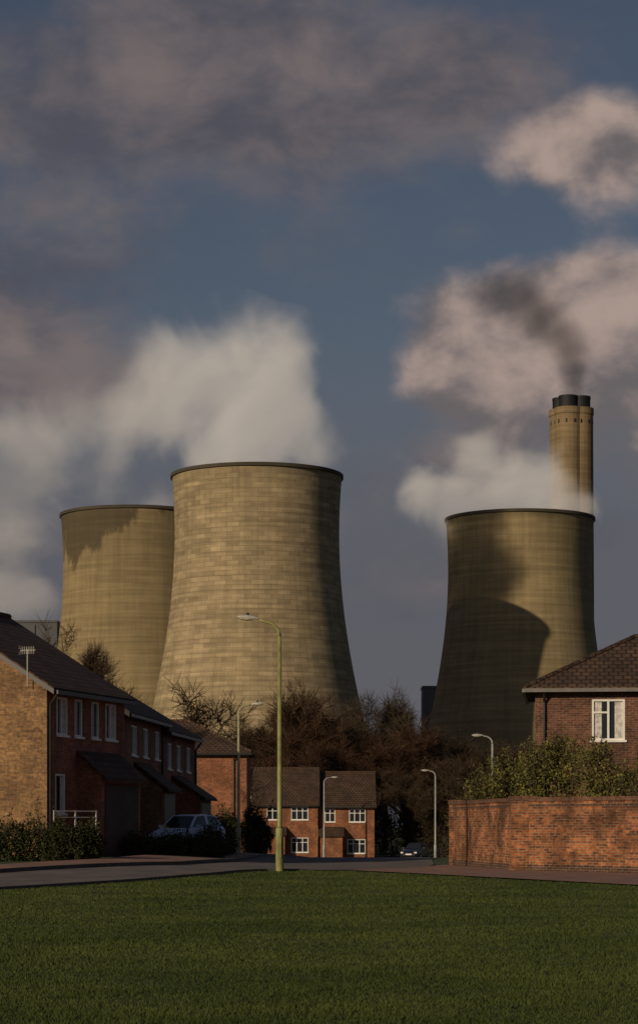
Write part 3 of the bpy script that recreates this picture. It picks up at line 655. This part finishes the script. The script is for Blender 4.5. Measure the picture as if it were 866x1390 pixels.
def make_tree(name, label, cat, H, spread, seed, twigmat, depth=5, group=None, up=.12, ntw=13, twl=1.0, ang=(.35, .85), trunk=.26, tws=1.):
    r = random.Random(seed); root = empty(name, (0, 0, 0), 0, label, cat, group); g = MB(); tw = []
    def twigs(p, d, k, L):
        for _ in range(k):
            e = Vector((r.gauss(0, 1), r.gauss(0, 1), r.gauss(.25, .8))).normalized(); q = (d*.6+e).normalized()
            l = L*r.uniform(.5, 1.3); s = q.cross(Vector((r.gauss(0, 1), r.gauss(0, 1), r.gauss(0, 1)))).normalized()*r.uniform(.010, .019)*H/16*1.3*tws
            b = p+d*r.uniform(-.4, .1)*L; m_ = b+q*l*.5+Vector((r.gauss(0, .06), r.gauss(0, .06), 0)); t = m_+(q+Vector((r.gauss(0, .3), r.gauss(0, .3), .1)))*l*.5
            tw.append([b-s, b+s, m_+s*.7, m_-s*.7]); tw.append([m_-s*.7, m_+s*.7, t+s*.2, t-s*.2])
            s2 = (q+e.cross(q)*r.uniform(-1, 1)).normalized()*l*.5; tw.append([m_-s*.5, m_+s*.5, m_+s2+s*.2, m_+s2-s*.2])
    def grow(p, d, L, rr, dep):
        n = 4; pts = [p]; rad_ = [rr]; dd = d.copy()
        for i in range(n):
            dd = (dd+Vector((r.gauss(0, .11), r.gauss(0, .11), r.gauss(up*.3, .08)))).normalized(); pts.append(pts[-1]+dd*(L/n)); rad_.append(rr*(1-.45*(i+1)/n))
        g.tube(pts, rad_, 8 if dep >= depth-1 else (5 if dep > 1 else 3), False)
        if dep <= 1: twigs(pts[-1], dd, ntw, twl*H/16); twigs(pts[2], dd, ntw//2, twl*H/16)
        elif dep == 2: twigs(pts[3], dd, ntw//2, twl*H/16)
        if dep == 0: return
        kids = r.choice((3, 3, 4)) if dep < depth else r.choice((4, 5))
        for i in range(kids):
            t = 1. if i == 0 else r.uniform(.45, 1.)
            j = min(n-1, int(t*n)); f = t*n-j; q = pts[j].lerp(pts[j+1], f)
            aa = r.uniform(*ang)*(.45 if i == 0 else 1); az = r.uniform(0, 6.283)
            o1 = dd.orthogonal().normalized(); o2 = dd.cross(o1); nd_ = (dd*math.cos(aa)+(o1*math.cos(az)+o2*math.sin(az))*math.sin(aa)*spread); nd_.z += up; nd_.normalize()
            grow(q, nd_, L*r.uniform(.62, .84), rad_[j]*r.uniform(.5, .68) if i else rad_[-1]*.95, dep-1)
    grow(Vector((0, 0, -.3)), Vector((0, 0, 1)), H*trunk, H*.018, depth)
    g.build('trunk', M['bark'], root, uv=False, smooth=True); A = np.array([[tuple(v) for v in q] for q in tw])
    npmesh('crown', A, twigmat, root)
    zmax = A[..., 2].max(); xw = np.percentile(np.abs(A[..., :2]), 97)
    return root, zmax, xw
TG = 'bare trees behind the far houses'
protos = [make_tree('bare_tree', 'x', 'tree', 16, 1.15, 3, M['rust'], group=TG), make_tree('bare_tree', 'x', 'tree', 16, 1.1, 8, M['brown'], group=TG), make_tree('bare_tree', 'x', 'tree', 16, 1.0, 15, M['grey'], group=TG, ntw=8)]
used = [False]*3
def tree(px, top, Y, wpx, k, label, rz, base=None):
    p = at(px, top, Y); gr = gzf(p.x, Y) if base is None else base; root, zm, xw = protos[k]
    sz = (p.z-gr)/zm; sx = (wpx/2*Y/F)/xw
    if not used[k]:
        used[k] = True; r = root; r.location = (p.x, Y, gr); r.rotation_euler = (0, 0, rz); r['label'] = label; r.scale = (sx, sx, sz)
    else: r = dup(root, (p.x, Y, gr), rz, label, (sx, sx, sz))
    return r
tree(385, 915, 232, 175, 0, 'tallest russet bare tree, in front of the blocky tower, behind the left far house', .3)
tree(455, 950, 246, 150, 1, 'brown bare tree behind the right far house, between two taller trees', 1.2)
tree(522, 918, 262, 130, 2, 'tall grey bare tree with open crown right of the blocky tower', 2.0)
tree(560, 965, 236, 155, 0, 'dark russet bare tree just right of the far pair of houses', 2.6)
tree(610, 975, 243, 150, 1, 'brown bare tree in front of the foot of the rightmost tower', 4.0)
tree(338, 955, 225, 125, 1, 'brown bare tree behind the yellowish lamp with lantern turned right', 5.1)
tree(668, 995, 222, 130, 1, 'brown bare tree behind the leafy shrub at the wall end', .9)
tree(420, 975, 220, 140, 0, 'lower russet bare tree close behind the ridge of the left far house', 4.4)
tree(500, 990, 224, 140, 0, 'lower russet bare tree over the right end of the far pair roof', 1.7)
tree(600, 1035, 208, 105, 1, 'small brown bare tree behind the lamp near the wall end', 3.3)
tree(545, 1030, 215, 105, 1, 'small brown bare tree close beside the right far house', 5.3)
tree(720, 985, 260, 140, 2, 'grey bare tree behind the left corner of the hipped house', 3.6)
for i, (px, top, Y, w, k, lb, rz) in enumerate(((262, 990, 240, 150, 1, 'brown bare tree hidden mostly by the orange hipped house', 2.2), (92, 826, 140, 165, 1, 'brown bare tree behind the roof of the buff house', .5), (0, 797, 120, 70, 2, 'bare treetop at the left edge above the buff house roof', 1.))):
    t = tree(px, top, Y, w, k, lb, rz); t['group'] = 'trees behind the left houses'
r, zm, xw = make_tree('bare_tree', 'wide spreading bare tree behind the red houses, in front of the blocky tower', 'tree', 12, 1.5, 23, M['brown'], group='trees behind the left houses', ntw=7, twl=1.4, up=.02, ang=(.5, 1.1), tws=1.5)
p = at(212, 908, 150); gr = gzf(p.x, 150); r.location = (p.x, 150, gr); s = (p.z-gr)/zm; r.scale = (s*.9, s*.9, s)

# white garden rail
a = at(74, 1100, 66.3); b_ = at(131, 1104, 67.4); zr_ = gzf(a.x, a.y)
root = empty('garden_rail', (a.x, a.y, zr_), math.atan2(b_.y-a.y, b_.x-a.x), 'low white garden rail in front of the red house front', 'fence'); L_ = math.hypot(b_.x-a.x, b_.y-a.y); hh = a.z-zr_
for (za_, zb2) in ((hh-.035, hh), (hh-.22, hh-.19)): g = MB(); g.box(0, L_, -.02, .02, za_, zb2); g.build('rail', M['railpaint'], root, uv=False)
for i in range(3):
    g = MB(); x = L_*i/2; g.box(x-.018, x+.018, -.023, .023, -.2, hh+.004); g.build('post', M['railpaint'], root, uv=False)

# ------------------------------------------------------------------ steam and smoke
def plume(name, label, cat, blobs, Y, dens, albedo, aniso, nscale, seed, k=1.5, thr=.30, soft=.55, vox=3., emit=.05, lo=.3, fade=None, rough=.6):
    bm = bmesh.new(); C = []
    for (px, py, r, *dy) in blobs:
        p = at(px, py, Y+(dy[0] if dy else 0)); rr = r*Y/F; C.append((p, rr)); bmesh.ops.create_icosphere(bm, subdivisions=3, radius=rr, matrix=Matrix.Translation(p))
    me = bpy.data.meshes.new('hull'); bm.to_mesh(me); bm.free(); o = bpy.data.objects.new(name, me); COL.objects.link(o)
    md = o.modifiers.new('r', 'REMESH'); md.mode = 'VOXEL'; md.voxel_size = vox
    dg = bpy.context.evaluated_depsgraph_get(); m2 = bpy.data.meshes.new_from_object(o.evaluated_get(dg)); o.modifiers.clear(); o.data = m2
    m = bpy.data.materials.new(name+' volume'); m.use_nodes = True; nt = m.node_tree; nt.nodes.clear()
    out = nd(nt, 'ShaderNodeOutputMaterial'); pv = nd(nt, 'ShaderNodeVolumePrincipled'); nt.links.new(pv.outputs[0], out.inputs['Volume'])
    tc = nd(nt, 'ShaderNodeTexCoord'); P = tc.outputs['Object']; acc = None
    for (p, rr) in C:
        v = nd(nt, 'ShaderNodeVectorMath', operation='DISTANCE'); nt.links.new(P, v.inputs[0]); v.inputs[1].default_value = p
        f = mrange(nt, v.outputs['Value'], 0., rr*.98, 1, 0, False); acc = f if acc is None else mth(nt, 'SMOOTH_MAX', acc, f, .45)
    off = nd(nt, 'ShaderNodeVectorMath', operation='ADD'); nt.links.new(P, off.inputs[0]); off.inputs[1].default_value = (seed*31., seed*17., seed*11.)
    nz = noise(nt, off.outputs[0], nscale, 4, rough, .3)
    e = mth(nt, 'ADD', acc, mth(nt, 'MULTIPLY', mth(nt, 'SUBTRACT', nz, .5), k))
    d = mth(nt, 'MULTIPLY', mrange(nt, e, thr, thr+soft, 0, 1), mrange(nt, acc, 0.08, lo+.08, 0, 1))
    if fade:
        v = nd(nt, 'ShaderNodeVectorMath', operation='DISTANCE'); nt.links.new(P, v.inputs[0]); v.inputs[1].default_value = fade[0]
        d = mth(nt, 'MULTIPLY', d, mrange(nt, v.outputs['Value'], fade[1], fade[2], 1, fade[3]))
    dd = mth(nt, 'MULTIPLY', d, dens); nt.links.new(dd, pv.inputs['Density']); inp(pv, 'Color', (*albedo, 1)); inp(pv, 'Anisotropy', aniso)
    if emit:
        inp(pv, 'Emission Color', (1, .94, .9, 1)); nt.links.new(mth(nt, 'MULTIPLY', dd, emit), pv.inputs['Emission Strength'])  # steam glows by itself, standing in for multiply scattered sunlight
    o.data.materials.clear(); o.data.materials.append(m)
    try: m.cycles.volume_step_rate = 1.2
    except Exception: pass
    return tag(o, label, cat, kind='stuff')
midtop = at(360, 605, 600)
plume('steam_plume', 'thick white steam billowing up from the blocky middle tower', 'steam', [(280, 625, 80), (345, 622, 105), (425, 617, 78), (395, 570, 95), (330, 560, 115), (285, 520, 115), (365, 515, 105), (245, 500, 100), (390, 485, 75), (320, 480, 90), (225, 570, 115), (165, 585, 112), (105, 590, 108), (45, 580, 105)], 600, .15, (.98, .97, .96), -.35, .036, 1, k=2.1, thr=.34, soft=.65, emit=.13, rough=.63, lo=.45, fade=(midtop, 12., 52., .24))
plume('steam_plume', 'thin steam drifting left from the dark-topped tower', 'steam', [(210, 690, 85), (135, 672, 95), (80, 640, 110), (30, 610, 120), (15, 665, 105), (150, 630, 100), (-40, 630, 130)], 682, .034, (.97, .96, .96), -.3, .034, 2, k=2.2, thr=.38, soft=.6, emit=.09, lo=.4)
plume('steam_plume', 'white steam rolling left over the rightmost tower and the chimney foot', 'steam', [(635, 692, 75), (700, 690, 88), (760, 692, 56), (695, 660, 88), (625, 655, 85), (570, 660, 66), (650, 622, 66), (735, 660, 62), (788, 690, 36)], 690, .10, (.98, .97, .96), -.35, .040, 3, k=2.2, thr=.34, soft=.65, emit=.12, lo=.4)
tip = at(776, 542, 1027)
plume('smoke_plume', 'thin dark smoke trailing up and left from the chimney flues', 'smoke', [(776, 545, 26), (777, 522, 32), (776, 500, 38), (772, 476, 45), (760, 453, 52), (738, 430, 59), (708, 412, 63), (672, 400, 60)], 1027, .075, (.12, .12, .14), 0., .035, 4, vox=4., k=1.15, thr=.22, soft=.6, emit=0, lo=.45, fade=(tip, 18., 75., .28))
plume('steam_plume', 'low white steam at the left edge beside the dark-topped tower', 'steam', [(5, 800, 75), (45, 815, 65), (-30, 750, 95), (15, 745, 65)], 830, .05, (.97, .96, .96), -.3, .03, 5, vox=4., k=2., emit=.08)

# ------------------------------------------------------------------ sun, sky, camera
TH, EL = R_(39.8), R_(18.8)
d = Vector((math.sin(TH)*math.cos(EL), math.cos(TH)*math.cos(EL), -math.sin(EL)))
sl = bpy.data.lights.new('sun', 'SUN'); sl.energy = 2.75; sl.angle = R_(.6); sl.color = (1, .80, .55)
so = bpy.data.objects.new('sun', sl); COL.objects.link(so); so.rotation_euler = d.to_track_quat('-Z', 'Y').to_euler(); so.location = (-40, -40, 60)
w = bpy.data.worlds.new('World'); scene.world = w; w.use_nodes = True; nt = w.node_tree; nt.nodes.clear()
out = nd(nt, 'ShaderNodeOutputWorld'); bg = nd(nt, 'ShaderNodeBackground'); nt.links.new(bg.outputs[0], out.inputs[0]); ST = .07; inp(bg, 'Strength', ST)
sky = nd(nt, 'ShaderNodeTexSky'); sky.sky_type = 'NISHITA'; sky.sun_disc = False; sky.sun_elevation = EL; sky.sun_rotation = R_(180)+TH; sky.dust_density = 1.; sky.air_density = 1.
tc = nd(nt, 'ShaderNodeTexCoord'); sep = nd(nt, 'ShaderNodeSeparateXYZ'); nt.links.new(tc.outputs['Generated'], sep.inputs[0])
az = mth(nt, 'ARCTAN2', sep.outputs[0], sep.outputs[1]); el = mth(nt, 'ARCSINE', sep.outputs[2])
cmb = nd(nt, 'ShaderNodeCombineXYZ'); nt.links.new(az, cmb.inputs[0]); nt.links.new(el, cmb.inputs[1]); UVw = cmb.outputs[0]
def cloudmask(blobs):
    acc = None
    for (px, py, rx, ry, wt) in blobs:
        s_ = nd(nt, 'ShaderNodeVectorMath', operation='SUBTRACT'); nt.links.new(UVw, s_.inputs[0]); s_.inputs[1].default_value = (math.atan((px-CX)/F), math.atan((HY-py)/F), 0)
        k = nd(nt, 'ShaderNodeVectorMath', operation='MULTIPLY'); nt.links.new(s_.outputs[0], k.inputs[0]); k.inputs[1].default_value = (F/rx, F/ry, 0)
        l = nd(nt, 'ShaderNodeVectorMath', operation='LENGTH'); nt.links.new(k.outputs[0], l.inputs[0])
        f = mrange(nt, l.outputs['Value'], 0, 1, wt, 0); acc = f if acc is None else mth(nt, 'ADD', acc, f)
    return acc
def wn(scale, detail, rough, ox=0., sy=1.5, dist=.3):
    k = nd(nt, 'ShaderNodeVectorMath', operation='MULTIPLY_ADD'); nt.links.new(UVw, k.inputs[0]); k.inputs[1].default_value = (1, sy, 1); k.inputs[2].default_value = (ox, ox*.7, ox*.3)
    return noise(nt, k.outputs[0], scale, detail, rough, dist)
base = nd(nt, 'ShaderNodeVectorMath', operation='MULTIPLY'); nt.links.new(sky.outputs[0], base.inputs[0]); base.inputs[1].default_value = (.46, .41, .42)
def L3(c): v = lin(c); return (v[0]/ST, v[1]/ST, v[2]/ST, 1)
col = base.outputs[0]
hz = mrange(nt, el, math.atan(330/F), math.atan(760/F), .88, 0.)
col = mixc(nt, hz, col, L3((90, 90, 98)))
ma = cloudmask([(100, 150, 560, 200, 1.0), (520, 120, 540, 190, .95), (330, -10, 500, 110, .5), (0, 430, 300, 200, .7), (110, 530, 340, 150, .75), (640, 610, 360, 200, .6), (420, 780, 600, 160, .3), (450, 330, 500, 160, .22)])
na = wn(12., 7, .57, 3.1, 1.7, .2)
fa = mrange(nt, mth(nt, 'ADD', ma, mth(nt, 'MULTIPLY', mth(nt, 'SUBTRACT', na, .5), 2.3)), .05, 1.1, 0, .88)
ca = mixc(nt, mrange(nt, wn(17., 7, .57, 7.7, 1.7, .2), .30, .68), L3((80, 79, 88)), L3((120, 108, 106)))
col = mixc(nt, fa, col, ca)
mb = cloudmask([(800, 220, 210, 130, 1.2), (850, 190, 120, 80, .4), (760, 450, 310, 150, 1.35), (850, 440, 240, 140, .8), (640, 430, 130, 80, .5), (640, 510, 170, 110, .6), (790, 570, 330, 190, 1.05), (30, 480, 130, 70, .35), (20, 800, 120, 90, .5)])
nb = wn(20., 6, .53, 1.3, 1.25, .2)
fb = mrange(nt, mth(nt, 'ADD', mb, mth(nt, 'MULTIPLY', mth(nt, 'SUBTRACT', nb, .5), 1.6)), .28, 1.0, 0, .94)
nb2 = wn(24., 6, .53, 5.3, 1.3, .2)
sh_ = mth(nt, 'ADD', mth(nt, 'MULTIPLY', nb, .55), mth(nt, 'MULTIPLY', nb2, .5))
sh_ = mth(nt, 'ADD', sh_, mrange(nt, el, math.atan(500/F), math.atan(720/F), -.08, .05))
cb = mixc(nt, mrange(nt, sh_, .42, .65), L3((103, 97, 99)), L3((171, 151, 141)))
col = mixc(nt, fb, col, cb)
nt.links.new(col, bg.inputs['Color'])
cam = bpy.data.cameras.new('camera'); co = bpy.data.objects.new('camera', cam); COL.objects.link(co); co.location = (0, 0, EYE); co.rotation_euler = (R_(90), 0, 0)
cam.sensor_width = 36; cam.lens = F/1390*36; cam.shift_y = (HY-695)/1390; cam.clip_start = .5; cam.clip_end = 12000
scene.camera = co
scene.view_settings.view_transform = 'Standard'; scene.view_settings.look = 'None'; scene.view_settings.exposure = 0
